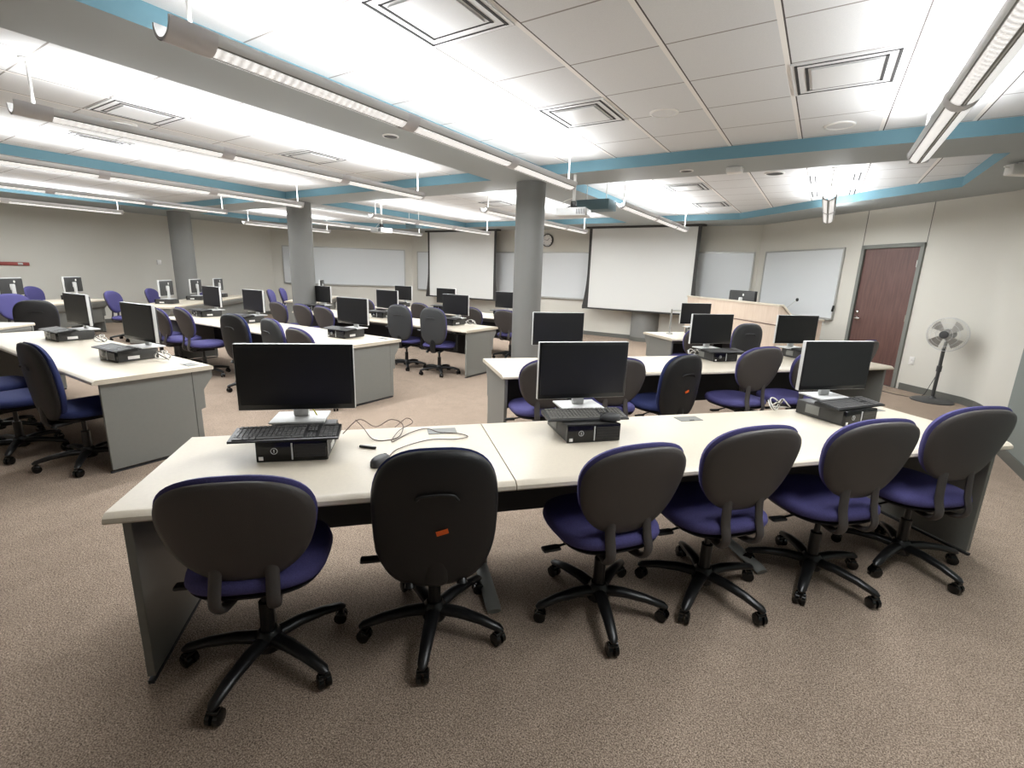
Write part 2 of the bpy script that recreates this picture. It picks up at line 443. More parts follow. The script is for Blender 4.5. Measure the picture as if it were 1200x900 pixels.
# ------------------------------------------------------------------ pendant lights
def trough_profile(w, dep, n=10):
    return [(w/2*math.cos(PI+PI*k/n), dep*math.sin(PI+PI*k/n)) for k in range(n+1)]
def pendant(x, y0, y1, label, plain0=.35, joints=(), hang=None, zt=2.565):
    root = empty('pendant_light', (x, (y0+y1)/2, zt)); tag(root, label, 'ceiling light', 'long white pendant light runs')
    L = y1-y0; W, D = .155, .08; h = L/2
    # body = thin semicircular trough, open above
    pr = trough_profile(W, D, 14); pin = trough_profile(W-.02, D-.01, 14)
    def loft(bm, prof, ya, yb):
        a = [bm.verts.new((p[0], ya, p[1])) for p in prof]; b = [bm.verts.new((p[0], yb, p[1])) for p in prof]
        for i in range(len(prof)-1): bm.faces.new((a[i], a[i+1], b[i+1], b[i]))
        return a, b
    bm = BM(); a, b = loft(bm, pr, -h, h); c, d = loft(bm, pin, -h, h)
    for i in (0, -1): bm.faces.new((a[i], b[i], d[i], c[i]))
    for e, g in ((a, c), (b, d)):
        for i in range(len(e)-1): bm.faces.new((e[i], e[i+1], g[i+1], g[i]))
    link('lamp_body', bm, M['lamp'], root, 40)
    # lenses: two glowing strips along the sides of the underside, dark spine line between
    segs = []; cuts = [-h+plain0] + [j for j in joints] + [h]
    for i in range(len(cuts)-1):
        segs.append((cuts[i]+(.055 if i else 0), cuts[i+1]-(.055 if i < len(cuts)-2 else .03)))
    for (ya, yb) in segs:
        bm = BM()
        for (k0, k1) in ((3.3, 6.2), (7.6, 10.7)):
            prof = []
            for t in range(6):
                k = k0+(k1-k0)*t/5; a_ = PI+PI*k/14
                prof.append(((W/2+.003)*math.cos(a_), (D+.003)*math.sin(a_)))
            loft(bm, prof, ya, yb)
        link('lamp_lens', bm, M['lens'], root, 40)
    for ya, yb in segs:
        bm = BM()
        for (k0, k1) in ((2.75, 3.15), (6.3, 6.75), (7.15, 7.5), (10.85, 11.2)):
            loft(bm, [((W/2+.0035)*math.cos(PI+PI*k/14), (D+.0035)*math.sin(PI+PI*k/14)) for k in (k0, (k0+k1)/2, k1)], ya, yb)
        link('lens_trim', bm, M['desk_grey'], root, 40)
    # grey plain section at the near end and couplers at the joints
    rings = [(-h, -h+plain0)] if plain0 > .05 else [(-h, -h+.03)]
    rings += [(j-.055, j+.055) for j in joints] + [(h-.03, h)]
    for ya, yb in rings:
        bm = BM(); prof = [((W/2+.005)*math.cos(PI+PI*k/14), (D+.005)*math.sin(PI+PI*k/14)) for k in range(15)]
        loft(bm, prof, ya, yb)
        link('lamp_coupler', bm, M['lampgrey'], root, 40)
    bm = BM()
    tube(bm, [(0, -h+.05, -.02), (0, h-.05, -.02)], .013, 8); link('fluorescent_tube', bm, M['tube'], root, 40)
    bm = BM(); xs = (W/2-.01)
    box(bm, (0, h-.008, -.045), (W*.8, .01, .07))
    link('end_cap', bm, M['lamp'], root)
    for y in (hang if hang else (-h+.12, h-.06)):
        bm = BM(); tube(bm, [(0, y, -.02), (0, y, Z_CEIL-zt-.005)], .009, 8)
        lathe(bm, [(.04, Z_CEIL-zt), (.04, Z_CEIL-zt-.012), (.02, Z_CEIL-zt-.02)], (0, y, 0), 16)
        link('suspension_rod', bm, M['white'], root, 40)
    for nm, z, e, up in (('uplight', .0, UP_POWER, True), ('downlight', -D-.012, DOWN_POWER, False)):
        ld = bpy.data.lights.new(nm, 'AREA'); ld.shape = 'RECTANGLE'; ld.size = .12; ld.size_y = L-.2
        ld.energy = e*L/3.95; ld.color = LIGHT_COL
        lo = bpy.data.objects.new(nm, ld); C.objects.link(lo); lo.parent = root; lo.location = (0, 0, z)
        if up: lo.rotation_euler = (PI, 0, 0)
    return root
for x, y0, y1, jn, lab in (
    (-2.58, 1.15, 5.20, (2.62, 3.92), 'long white pendant light run nearest the camera, ending at the middle column'),
    (-2.56, 6.75, 10.5, (8.37, 9.7), 'white pendant light run pointing at the right projection screen'),
    (.48, 1.2, 5.10, (2.4, 3.67), 'wide white pendant light run cut by the top right corner of the photo'),
    (-.10, 6.9, 9.4, (8.2,), 'short pendant light seen end-on above the right whiteboard'),
    (-4.79, 1.15, 5.12, (2.55, 3.84), 'second white pendant light run from the front, left of the main beam'),
    (-4.78, 6.55, 10.5, (7.9, 9.47), 'white pendant light run behind the middle column, left of the wall clock'),
    (-7.42, 1.15, 5.10, (2.48, 3.71), 'white pendant light run ending beside the column left of the long whiteboard'),
    (-7.42, 6.55, 10.4, (7.76, 8.96), 'white pendant light run ending before the left projection screen'),
    (-9.95, 1.15, 5.2, (2.64, 3.9), 'white pendant light run left of the blue beam on the left'),
    (-9.75, 6.7, 10.4, (7.99, 9.24), 'white pendant light run above the long left whiteboard'),
    (-12.6, 1.15, 4.45, (2.7,), 'white pendant light run nearest the far left wall'),
    (-11.9, 6.6, 9.0, (7.8,), 'short white pendant light run in the far left corner')):
    pendant(x, y0, y1, lab, .2 if y0 < 2 and -5 < x < 0 else .04, [q-(y0+y1)/2 for q in jn])

# ------------------------------------------------------------------ ceiling fittings
def diffuser(ix, iy, label, narrow=False):
    cx, cy = ix, iy
    o = empty('air_diffuser', (cx, cy, Z_CEIL)); tag(o, label, 'air vent', 'square ceiling air diffusers')
    bm = BM(); box(bm, (0, 0, -.004), (.585, .585, .008)); link('vent_panel', bm, M['lamp'], o)
    bm = BM()
    for k, hs in enumerate((.262, .205)):
        t = .018
        for sx, sy in ((1, 0), (-1, 0)):
            box(bm, (sx*hs, 0, -.009), (t*.9, hs*2+t*.9, .004))
        for sy in (1, -1):
            box(bm, (0, sy*hs, -.009), (hs*2+t*.9, t*.45, .004))
    link('vent_slots', bm, M['dark_slot'], o)
    bm = BM(); box(bm, (0, 0, -.014), (.36, .36, .008), .002); link('vent_face', bm, M['lamp'], o)
TX = lambda k: -1.0+.304+k*.608-.608    # centre of tile column k (rails at -1.0 + n*.608)
TY = lambda k: 3.70+.304+k*.608
for x, y, lab in ((TX(-1), TY(-3), 'large square air diffuser cut by the top edge of the photo'),
                  (TX(-1), TY(0), 'square air diffuser above and right of the middle column'),
                  (TX(2)-.0, TY(0), 'square air diffuser at the upper right of the photo'),
                  (TX(-6)-.55, TY(-3), 'square air diffuser left of the main beam near a round speaker'),
                  (TX(-6)-.55, TY(0), 'square air diffuser between the two left pendant runs'),
                  (TX(-9)-.45, TY(-3)+.2, 'square air diffuser above the far left desks'),
                  (TX(2), TY(6), 'square air diffuser beyond the cross beam above the podium'),
                  (TX(2), TY(8), 'farther square air diffuser beyond the cross beam above the podium'),
                  (TX(-1), TY(6), 'square air diffuser beyond the cross beam, left of the podium'),
                  (TX(-1), TY(9), 'farthest square air diffuser near the right projection screen'),
                  (TX(-6)-.6, TY(7)-.2, 'square air diffuser behind the middle column')):
    diffuser(x, y, lab)
def disc(name, x, y, z, r, m, label, cat, ring=True, lift=.012):
    o = empty(name, (x, y, z)); tag(o, label, cat)
    bm = BM(); lathe(bm, [(r, 0), (r, -lift*.6), (r*.86, -lift), (r*.84, -lift*.5)], (0, 0, 0), 32); link('rim', bm, M['white'], o, 30)
    bm = BM(); lathe(bm, [(r*.82, -lift*.45), (r*.82, -lift*.7), (r*.1, -lift*.9)], (0, 0, 0), 32); link('grille', bm, m, o, 30)
for x, y, lab in ((TX(0)-.0, TY(0)+.25, 'round white ceiling speaker left of the upper right air diffuser'),
                  (TX(2), TY(2), 'round white ceiling speaker above the cross beam at right'),
                  (-6.05, 2.25, 'round white ceiling speaker beside the left air diffuser'),
                  (-.72, 7.08, 'dark round ceiling speaker beyond the cross beam at right')):
    disc('ceiling_speaker', x, y, Z_CEIL, .115, M['dgrey'] if 'dark' in lab else M['lamp'], lab, 'speaker')
for x, y, lab in ((-3.56, 3.41, 'round recessed downlight in the underside of the main beam'),
                  (-1.5, 5.93, 'round recessed downlight in the cross beam above the right screen'),
                  (-8.9, 5.9, 'round recessed downlight in the beam crossing at left')):
    disc('recessed_downlight', x, y, Z_SOFF, .075, M['dgrey'], lab, 'downlight')
bm = BM(); box(bm, (0, 0, -.03), (.16, .12, .06), .01); 
tag(link('smoke_detector', bm, M['white'], None, 40, (-1.0, 5.97, Z_SOFF)), 'small white rectangular detector on the underside of the cross beam', 'detector')
o = empty('emergency_light', (1.42, 6.78, Z_SOFF), math.radians(35)); tag(o, 'small white box light under the soffit at the right edge of the photo', 'emergency light')
bm = BM(); box(bm, (0, 0, -.07), (.22, .09, .10), .01); link('light_housing', bm, M['white'], o, 40)
bm = BM(); tube(bm, [(0, 0, 0), (0, 0, -.03)], .02); tube(bm, [(-.11, 0, -.05), (-.16, 0, -.045)], .008); link('bracket', bm, M['white'], o, 40)

def projector(x, y, zb, rz, label):
    o = empty('projector', (x, y, zb), rz); tag(o, label, 'projector')
    bm = BM(); box(bm, (0, 0, .05), (.38, .28, .095), .012); link('projector_body', bm, M['silver'], o, 40)
    bm = BM(); lathe(bm, [(.045, 0), (.045, .02), (.034, .022)], (.10, .14, .05), 24, 'Y'); link('projector_lens', bm, M['black_gloss'], o, 40)
    bm = BM()
    for k in range(7): box(bm, (.08+k*.016, -.142, .05), (.006, .004, .06))
    link('vent_grille', bm, M['dgrey'], o)
    bm = BM(); top = Z_CEIL-zb
    tube(bm, [(0, 0, .17), (0, 0, top)], .02, 12)
    lathe(bm, [(.07, top), (.07, top-.015), (.03, top-.025)], (0, 0, 0), 20)
    link('mount_pole', bm, M['white'], o, 40)
    bm = BM(); box(bm, (0, 0, .15), (.06, .06, .07), .006)
    for sx in (-1, 1):
        for sy in (-1, 1): tube(bm, [(sx*.02, sy*.02, .13), (sx*.09, sy*.07, .095)], .008, 6)
    link('mount_bracket', bm, M['black'], o, 40)
    bm = BM(); tube(bm, smoothpath([(-.02, 0, .22), (-.12, .02, .19), (-.14, -.04, .12), (-.12, -.13, .06)]), .005, 6); link('projector_cable', bm, M['cable_w'], o, 40)
projector(-2.75, 5.65, 2.25, math.radians(10), 'silver ceiling projector hanging right of the middle column')
projector(-7.95, 7.3, 2.28, math.radians(-8), 'white ceiling projector hanging above the far left desks')
for x, y, z, sx, sy, lab in ((-2.93, 6.75, 2.46, .5, .3, 'teal painted box hanging from the beam beside the right projector'),
                             (-8.28, 8.6, 2.50, .34, .2, 'teal painted box hanging from the beam beside the left projector')):
    o = empty('junction_box', (x, y, z), 0); tag(o, lab, 'junction box')
    bm = BM(); box(bm, (0, 0, .07), (sx, sy, .14), .006); link('box_body', bm, M['teal'], o, 40)
    for sx_ in (-.15, .15):
        bm = BM(); tube(bm, [(sx_, 0, .13), (sx_, 0, Z_CEIL-z)], .006, 8); link('hanger', bm, M['white'], o, 40)

# ------------------------------------------------------------------ wall fittings
def whiteboard(p0, ang, length, z0, z1, label, pen=None):
    """p0 lower-left start on wall, runs along ang; the room is on the -n side"""
    o = empty('whiteboard', (p0[0], p0[1], 0), math.radians(ang)); tag(o, label, 'whiteboard')
    zc = (z0+z1)/2; h = z1-z0
    bm = BM(); box(bm, (length/2, -.012, zc), (length-.02, .018, h-.02)); link('writing_surface', bm, M['board'], o)
    bm = BM()
    for x in (.012, length-.012): box(bm, (x, -.016, zc), (.028, .028, h), .003)
    for z in (z0+.012, z1-.012): box(bm, (length/2, -.016, z), (length, .028, .028), .003)
    link('board_frame', bm, M['alu'], o)
    bm = BM(); box(bm, (length/2, -.05, z0-.008), (length*.96, .07, .012), .003); link('pen_tray', bm, M['alu'], o)
u, n = U(-47)
# door wall board: s from -3.43 to -1.49
p = dwp(-3.47, .002); whiteboard(p, -47, 1.99, .92, 2.17, 'white board right of the podium, on the wall beside the brown door')
bm = BM(); box(bm, (0, 0, 0), (.03, .03, .11), .008); q = dwp(-1.48, .05)
tag(link('marker', bm, M['black'], None, 40, (q.x, q.y, 1.12), (0, .15, math.radians(-47))), 'black marker clipped on the right edge of the door-side whiteboard', 'marker')
whiteboard((-3.0, 11.998), 0, 1.63, .92, 2.17, 'whiteboard behind the podium monitor, right of the right screen')
whiteboard((-8.35, 11.998), 0, 3.1, .93, 2.15, 'whiteboard between the two projection screens')
whiteboard((-11.4, 11.998), 0, 1.3, .93, 2.15, 'narrow visible whiteboard left of the left projection screen')
a39 = math.degrees(math.atan2(12.0-9.2, -11.65+15.1))
u39, n39 = U(a39); p = Vector((-15.1, 9.2, 0))+u39*.33
whiteboard(p, a39, 3.88, 1.0, 2.19, 'longest whiteboard, on the slanted far left wall')

def screen(x0, x1, z0, z1, y, label):
    o = empty('projection_screen', ((x0+x1)/2, y, 0)); tag(o, label, 'projection screen')
    hw = (x1-x0)/2
    # black tensioned border: concave sides flaring at the bottom
    bm = BM(); pts = []
    N = 14
    side = []
    for k in range(N+1):
        t = k/N; z = z0+(z1+.05-z0)*t
        e = .07+.10*(abs(2*t-1)**2.2)*(1.0 if t < .5 else .1)
        side.append((hw+e, z))
    pts = [(x, z) for x, z in side] + [(-x, z) for x, z in reversed(side)]
    a = [bm.verts.new((x, .004, z)) for x, z in pts]; b = [bm.verts.new((x, .0, z)) for x, z in pts]
    n_ = len(pts)
    bm.faces.new(a); bm.faces.new(b[::-1])
    for i in range(n_): bm.faces.new((a[i], b[i], b[(i+1) % n_], a[(i+1) % n_]))
    link('black_border', bm, M['scrblack'], o)
    bm = BM(); box(bm, (0, -.003, (z0+z1)/2), (2*hw, .004, z1-z0)); link('white_viewing_sheet', bm, M['vinyl'], o)
    bm = BM(); box(bm, (0, 0, z0-.02), (2*hw+.26, .03, .04), .008)
    for sx in (-1, 1): box(bm, (sx*(hw+.13), 0, z0-.02), (.05, .045, .05), .006)
    link('bottom_bar', bm, M['scrblack'], o)
    bm = BM(); box(bm, (0, .03, Z_SOFF-.022), (2*hw+.3, .16, .04)); link('screen_case', bm, M['scrblack'], o)
screen(-5.03, -2.52, .77, 2.69, 11.5, 'large right projection screen, lowered, with black borders')
screen(-10.42, -8.0, .80, 2.69, 11.5, 'left projection screen, lowered, beyond the middle desks')

o = empty('wall_clock', (-6.55, 11.985, 2.46)); tag(o, 'round wall clock partly behind the middle column', 'clock')
bm = BM(); lathe(bm, [(.17, .0), (.17, -.04), (.15, -.045), (.148, -.02)], (0, 0, 0), 32, 'Y'); link('clock_rim', bm, M['dgrey'], o, 30)
bm = BM(); lathe(bm, [(.15, -.005), (.15, -.022)], (0, 0, 0), 32, 'Y'); link('clock_face', bm, M['white'], o, 30)
bm = BM()
for k in range(12):
    a = k*PI/6; box(bm, (.125*math.sin(a), -.024, .125*math.cos(a)), (.008, .003, .02), rot=Matrix.Rotation(a, 3, 'Y'))
box(bm, (.03, -.026, .03), (.008, .003, .09), rot=Matrix.Rotation(PI/4, 3, 'Y')); box(bm, (-.04, -.026, .01), (.006, .003, .12), rot=Matrix.Rotation(-PI/2.4, 3, 'Y'))
link('clock_hands', bm, M['black'], o)

def plate(name, p, rz, label, cat, s=(.075, .008, .12)):
    bm = BM(); box(bm, (0, 0, 0), s, .003); box(bm, (0, -s[1]*.7, .02), (.02, .01, .03), .002); box(bm, (0, -s[1]*.7, -.025), (.02, .01, .03), .002)
    tag(link(name, bm, M['white'], None, 40, p, (0, 0, rz)), label, cat)
q = dwp(.06, .006); plate('wall_outlet', (q.x, q.y, .46), math.radians(-47), 'white wall outlet between the door and the standing fan', 'outlet')
q = dwp(-1.72, .006); plate('light_switch', (q.x, q.y, .84), math.radians(-47), 'small switch plate left of the brown door', 'switch', (.09, .008, .06))
o = empty('wall_rail', (-15.085, 2.5, 1.40)); tag(o, 'dull red rail on the far left wall, cut by the left photo edge', 'wall rail')
bm = BM(); box(bm, (0, 0, 0), (.03, 1.9, .075), .01); link('rail_body', bm, M['red'], o, 40)
bm = BM()
for y in (-.2, .4, .8): box(bm, (.018, y, 0), (.01, .08, .05), .004)
link('rail_hook', bm, M['alu'], o, 40)
bm = BM(); box(bm, (0, 0, 0), (.03, .11, .13), .02, 3)
tag(link('thermostat', bm, M['white'], None, 40, (-15.08, 6.0, 1.53)), 'small white thermostat on the far left wall', 'thermostat')

# ------------------------------------------------------------------ desks
def desk(O, ang, L, label, grommets=(), mids=(), D=.81, name='computer_desk', ends=(0, 1)):
    o = empty(name, (O[0], O[1], 0), math.radians(ang)); tag(o, label, 'desk')
    T = Z_TOP
    prof = [(.006, T-.035), (0, T-.028), (.004, T-.014), (.022, T-.002), (.035, T), (D-.02, T), (D-.004, T-.006), (D, T-.016), (D-.004, T-.035)]
    bm = BM(); prism_x(bm, prof, 0, L)
    link('desktop', bm, M['laminate'], o, 40)
    for x in [(.045, L-.045)[e] for e in ends]:
        bm = BM(); box(bm, (x, .05+(D-.21)/2, (T-.035)/2+.012), (.028, D-.21, T-.035-.024), .003); link('end_panel', bm, M['desk_grey'], o)
        bm = BM()
        prism_x(bm, [(D-.156, .02), (D-.156, T-.036), (D-.004, T-.036), (D-.004, T-.10), (D-.08, T-.20), (D-.08, .36), (D-.115, .35), (D-.115, .02)], x-.012, x+.012)
        link('rear_panel_end', bm, M['desk_grey'], o)
        bm = BM(); box(bm, (x, D*.45, .007), (.02, D*.8, .014)); link('panel_gap_shade', bm, M['desk_dark'], o)  # dark strip standing in for the shadow gap under the panel
    bm = BM(); a0 = .06 if 0 in ends else .002; a1 = L-.06 if 1 in ends else L-.002
    box(bm, ((a0+a1)/2, D-.139, .395), (a1-a0, .012, .33)); box(bm, ((a0+a1)/2, D-.128, .385), (a1-a0, .01, .31), mi=1); link('modesty_panel', bm, [M['desk_dark'], M['desk_grey']], o)  # sitting side coloured dark to paint in the under-desk shade
    bm = BM(); prism_x(bm, [(D-.15, T-.036), (D-.02, T-.036), (D-.008, T-.06), (D-.012, T-.09), (D-.05, T-.16), (D-.125, T-.175), (D-.15, T-.17)], a0, a1)
    link('cable_raceway', bm, M['desk_grey'], o, 30)
    bm = BM(); box(bm, ((a0+a1)/2, D-.27, T-.075), (a1-a0, .16, .012)); box(bm, ((a0+a1)/2, D-.35, T-.06), (a1-a0, .006, .03)); box(bm, ((a0+a1)/2, D/2-.06, T-.0375), (a1-a0, D-.3, .004)); link('cable_tray_and_desk_shade', bm, M['desk_dark'], o)  # tray, lip, and a dark sheet painting shade under the desktop
    for x in mids:
        bm = BM()
        tube(bm, [(x, .14, .014), (x, .17, .022), (x, .45, .04), (x, D-.1, .03)], [.032, .036, .034, .03], 12, flat=.5)
        tube(bm, [(x, .50, .04), (x, .50, .14)], [.04, .032], 16)
        tube(bm, [(x, .50, .12), (x, .55, T-.04)], .028, 12)
        link('support_leg', bm, M['desk_grey'], o, 40)
    for g in grommets:
        bm = BM(); box(bm, (g, D-.115, T+.0015), (.15, .085, .003), .001); box(bm, (g, D-.15, T+.004), (.03, .008, .002), mi=1)
        link('cable_grommet', bm, [M['desk_grey'], M['desk_dark']], o)
    return o
ROWS = dict(R1=((-1.9, .49), 47), R2=((-2.13, 3.23), 47.5), R3=((-1.7, 6.92), 47), A=((-8.47, 1.16), 0), B=((-8.54, 3.38), 0),
            C=((-8.44, 5.46), 0), D=((-8.5, 7.5), 0), L1=((-13.71, 3.61), -47), L2=((-13.48, 6.35), -47), L3=((-12.94, 9.0), -47), H=((-9.75, 1.95), -47))
def W(row, s, d, z=0):
    O, a = ROWS[row]; u, n = U(a); return Vector((O[0], O[1], z)) + u*s + n*d
def rz(row): return math.radians(ROWS[row][1])
desk(W('R1', 0, 0), 47, 1.425, 'near left half of the front desk row, cream top and grey end panel', (1.2,), (1.38,), ends=(0,))
desk(W('R1', 1.43, 0), 47, 2.85, 'long right part of the front desk row, with two computers', (1.26, 2.68), (1.43,), ends=(1,))
desk(W('R2', 0, 0), 47.5, 4.27, 'cream desk row directly behind the front row', (), (1.43, 2.85), D=.83)
desk(W('R3', 0, 0), 47, 1.43, 'short cream desk in front of the wooden podium')
desk(W('A', .87, 0), 0, 3.40, 'cream desk with grey end panel at the left of the photo', (3.25,))
desk(W('B', 0, 0), 0, 4.27, 'cream desk row behind the black front monitor, grey end panel at right', (4.1,))
desk(W('C', 0, 0), 0, 4.19, 'middle cream desk row with the two charcoal armchairs before it')
desk(W('D', 0, 0), 0, 4.27, 'farthest cream desk row, below the left projection screen')
desk(W('L1', 0, 0), -47, 4.27, 'angled desk row nearest the far left wall, back panel facing the camera')
desk(W('L2', -.8, 0), -47, 4.5, 'angled desk row in front of the far left column')
desk(W('L3', 0, 0), -47, 2.84, 'angled desk row left of the middle desks, by the slanted wall')
desk(W('H', .8, 0), -47, 1.9, 'cream desk cut by the left photo edge, under the purple chair back')

# ------------------------------------------------------------------ podium
def build_podium():
    o = empty('podium', (-.54, 8.75, 0), math.radians(-50+180)); tag(o, 'wide blond wooden instructor podium with a sloping side', 'podium')
    # local x runs left (towards the screens), local -y... instructor side is +y rotated -> compute: ang 130deg, n = 220deg (towards camera)
    L = 3.05; HT = 1.2
    prof = [(0, .0), (0, HT), (-.06, HT), (-.30, HT-.22), (-.80, HT-.22), (-.80, 0)]
    bm = BM(); prism_x(bm, [(p[0]-.005, p[1] if p[1] < .1 else p[1]-.03) for p in prof], .02, L-.02); link('podium_body', bm, M['podium'], o)
    bm = BM(); prism_x(bm, [(.01, HT-.03), (.01, HT), (-.07, HT), (-.31, HT-.22), (-.82, HT-.22), (-.82, HT-.25), (-.30, HT-.25), (-.06, HT-.03)], 0, L); link('podium_top', bm, M['laminate'], o)
    bm = BM(); box(bm, (L/2, .0, HT-.33), (L-.05, .006, .012)); link('panel_joint', bm, M['door'], o)
build_podium()

# ------------------------------------------------------------------ computers
def make_pc():
    o = empty('desktop_computer')
    bm = BM(); box(bm, (0, .01, .0465), (.29, .30, .087), .004); link('computer_case', bm, M['pcgrey'], o, 40)
    bm = BM(); box(bm, (0, -.148, .0465), (.292, .018, .093), .005); fb = link('front_bezel', bm, M['black_gloss'], o, 40)
    bm = BM(); box(bm, (.073, -.159, .05), (.13, .004, .06), .001)
    for z in (.034, .05, .066): box(bm, (.073, -.1615, z), (.12, .002, .001))
    link('drive_bay', bm, M['black'], fb)
    bm = BM(); box(bm, (.0, -.159, .047), (.006, .005, .075), .001); link('silver_strip', bm, M['silver'], fb)
    bm = BM(); 
    tube(bm, [(-.072+.013*math.cos(2*PI*k/24), -.158, .05+.013*math.sin(2*PI*k/24)) for k in range(25)], .0014, 6, cap=False)
    box(bm, (-.072, -.159, .05), (.004, .002, .012))
    link('logo_ring', bm, M['silver'], fb, 30)
    bm = BM(); box(bm, (-.126, -.158, .018), (.018, .002, .016)); link('sticker', bm, M['white'], fb)
    bm = BM(); box(bm, (-.1465, .05, .05), (.002, .09, .055)); link('side_vent', bm, M['desk_grey'], o)
    bm = BM(); box(bm, (.1462, -.03, .032), (.002, .085, .026)); link('side_label', bm, M['white'], o)
    bm = BM()
    for z in (.03, .06): box(bm, (.0, .165, z), (.22, .014, .012), .002)
    link('rear_connectors', bm, M['dgrey'], o)
    return o
def make_monitor(wd=.53, ht=.32, lift=.057, plain=False):
    o = empty('monitor')
    zc = lift+ht/2
    bm = BM(); box(bm, (0, 0, zc), (wd, .028, ht), .004); link('silver_surround', bm, M['black' if plain else 'silver'], o, 40)
    bm = BM(); box(bm, (0, -.0125, zc), (wd-.004, .006, ht-.004), .002); link('bezel', bm, M['black'], o, 40)
    bm = BM(); box(bm, (0, -.0165, zc+.006), (wd-.03, .002, ht-.042)); link('display', bm, M['screen'], o)
    bm = BM(); box(bm, (0, .022, zc), (wd-.03, .024, ht-.03), .01); bc = link('back_cover', bm, M['dgrey'], o, 40)
    bm = BM(); lathe(bm, [(.022, .034), (.022, .037)], (-.06, 0, zc+ht*.28), 20, 'Y'); link('logo_disc', bm, M['white'], bc, 40)
    bm = BM(); box(bm, (0, .048, (lift+ht*.6)/2+.008), (.072, .03, lift+ht*.6), .01); box(bm, (0, .038, zc), (.1, .02, .1), .006); link('stand_column', bm, M['silver'], o, 40)
    bm = BM(); box(bm, (0, .03, .005), (.25, .19, .01), .003); link('stand_base', bm, M['silver'], o, 40)
    return o
def make_keyboard(km='keys', bmn='black'):
    o = empty('keyboard')
    bm = BM(); prism_x(bm, [(-.075, 0), (.075, 0), (.075, .022), (.07, .024), (-.07, .010), (-.075, .008)], -.22, .22); link('keyboard_base', bm, M[bmn], o)
    bm = BM()
    tilt = Matrix.Rotation(math.atan2(.014, .14), 3, 'X')
    for r in range(6):
        y = .056-r*.0225 - (0 if r else -.004)
        zz = .0185+(y)*.1
        blocks = [(-.205, .075), (.085, .125), (.137, .212)]
        for bi, (x0, x1) in enumerate(blocks):
            if bi == 1 and r in (3,): continue
            nk = {0: 15, 1: 3, 2: 4}[bi]
            if bi == 0 and r == 5:
                ks = [(-.205, -.165), (-.163, -.14), (-.138, -.115), (-.113, .0), (.002, .025), (.027, .075)]
            else:
                wk = (x1-x0)/nk; ks = [(x0+k*wk, x0+(k+1)*wk-.002) for k in range(nk)]
            for a, b in ks:
                box(bm, ((a+b)/2, y, zz), (b-a-.002, .0185, .006), rot=tilt)
    link('keys', bm, M[km], o)
    return o
def make_mouse():
    o = empty('mouse')
    bm = BM(); pad(bm, .031, .056, (0, 0, .004), .034, .004, axis='seat', exp=2.4, rings=6, seg=24); link('mouse_shell', bm, M['dgrey'], o, 60)
    bm = BM(); tube(bm, [(0, .028, .034), (0, .042, .030)], .005, 8); link('scroll_wheel', bm, M['black'], o, 40)
    return o
pc0, mon0 = make_pc(), make_monitor()
kb0, kb1, mouse0 = make_keyboard(), make_keyboard('keyslight', 'dgrey'), make_mouse()
_used = set()
def put(proto, loc, r, label, cat, group=None, tilt=None):
    o = copy_tree(proto) if proto.name in _used else proto
    _used.add(proto.name)
    for k in ('label', 'category', 'group'):
        if k in o: del o[k]
    o.location = loc; o.rotation_euler = (0, 0, r)
    if tilt: o.rotation_euler = (tilt, 0, r)
    tag(o, label, cat, group); return o
PCH = .0945
def station(row, s, d, where, turn=0, kb=kb0, kbd=-.10, kbs=0, kturn=0, mturn=0, mo=None, monly=False, mdx=0, md=.08):
    z = Z_TOP; a = rz(row)+math.radians(turn); u, n = U(math.degrees(a))
    c = W(row, s, d, z)
    put(pc0, c+Vector((0, 0, .0005)), a, 'black desktop computer '+where, 'computer', 'desktop computers lying under the monitors')
    zt = Z_TOP+PCH
    put(mon0, c+n*md+u*mdx+Vector((0, 0, PCH)), a+math.radians(mturn), 'black flat monitor '+where, 'monitor', 'monitors on the desks')
    if kb is not None:
        put(kb, c+n*kbd+u*kbs+Vector((0, 0, PCH+.0005)), a+math.radians(kturn), 'keyboard on the computer '+where, 'keyboard', 'keyboards lying on the computers')
    if mo:
        put(mouse0, c+n*mo[1]+u*mo[0]+Vector((0, 0, PCH+.001)), a+math.radians(mo[2]), 'dark mouse on the computer '+where, 'mouse', 'mice by the computers')
# front row
station('R1', .53, .545, 'at the near left end of the front desk row', turn=-3, kb=kb0, kbd=-.09, kbs=-.03, kturn=2, md=.145, mdx=-.03)
station('R1', 1.94, .56, 'in the middle of the front desk row', turn=0, kb=kb1, kbd=-.02, kbs=.0, kturn=-3, md=.16, mdx=.05, mo=(.11, -.10, 80))
station('R1', 3.67, .58, 'at the right end of the front desk row', turn=8, kb=kb0, kbd=-.06, kbs=.03, kturn=0, md=.12, mdx=.10, mturn=-10)
# second row
station('R2', .72, .60, 'at the left end of the second desk row', md=.08)
station('R2', 2.50, .58, 'in the middle of the second desk row', turn=2, md=.12)
station('R2', 3.66, .58, 'at the right end of the second desk row', turn=4, md=.10, mdx=-.05, mturn=-8)
# third row
station('R3', .75, .45, 'on the short desk before the podium', md=.15)
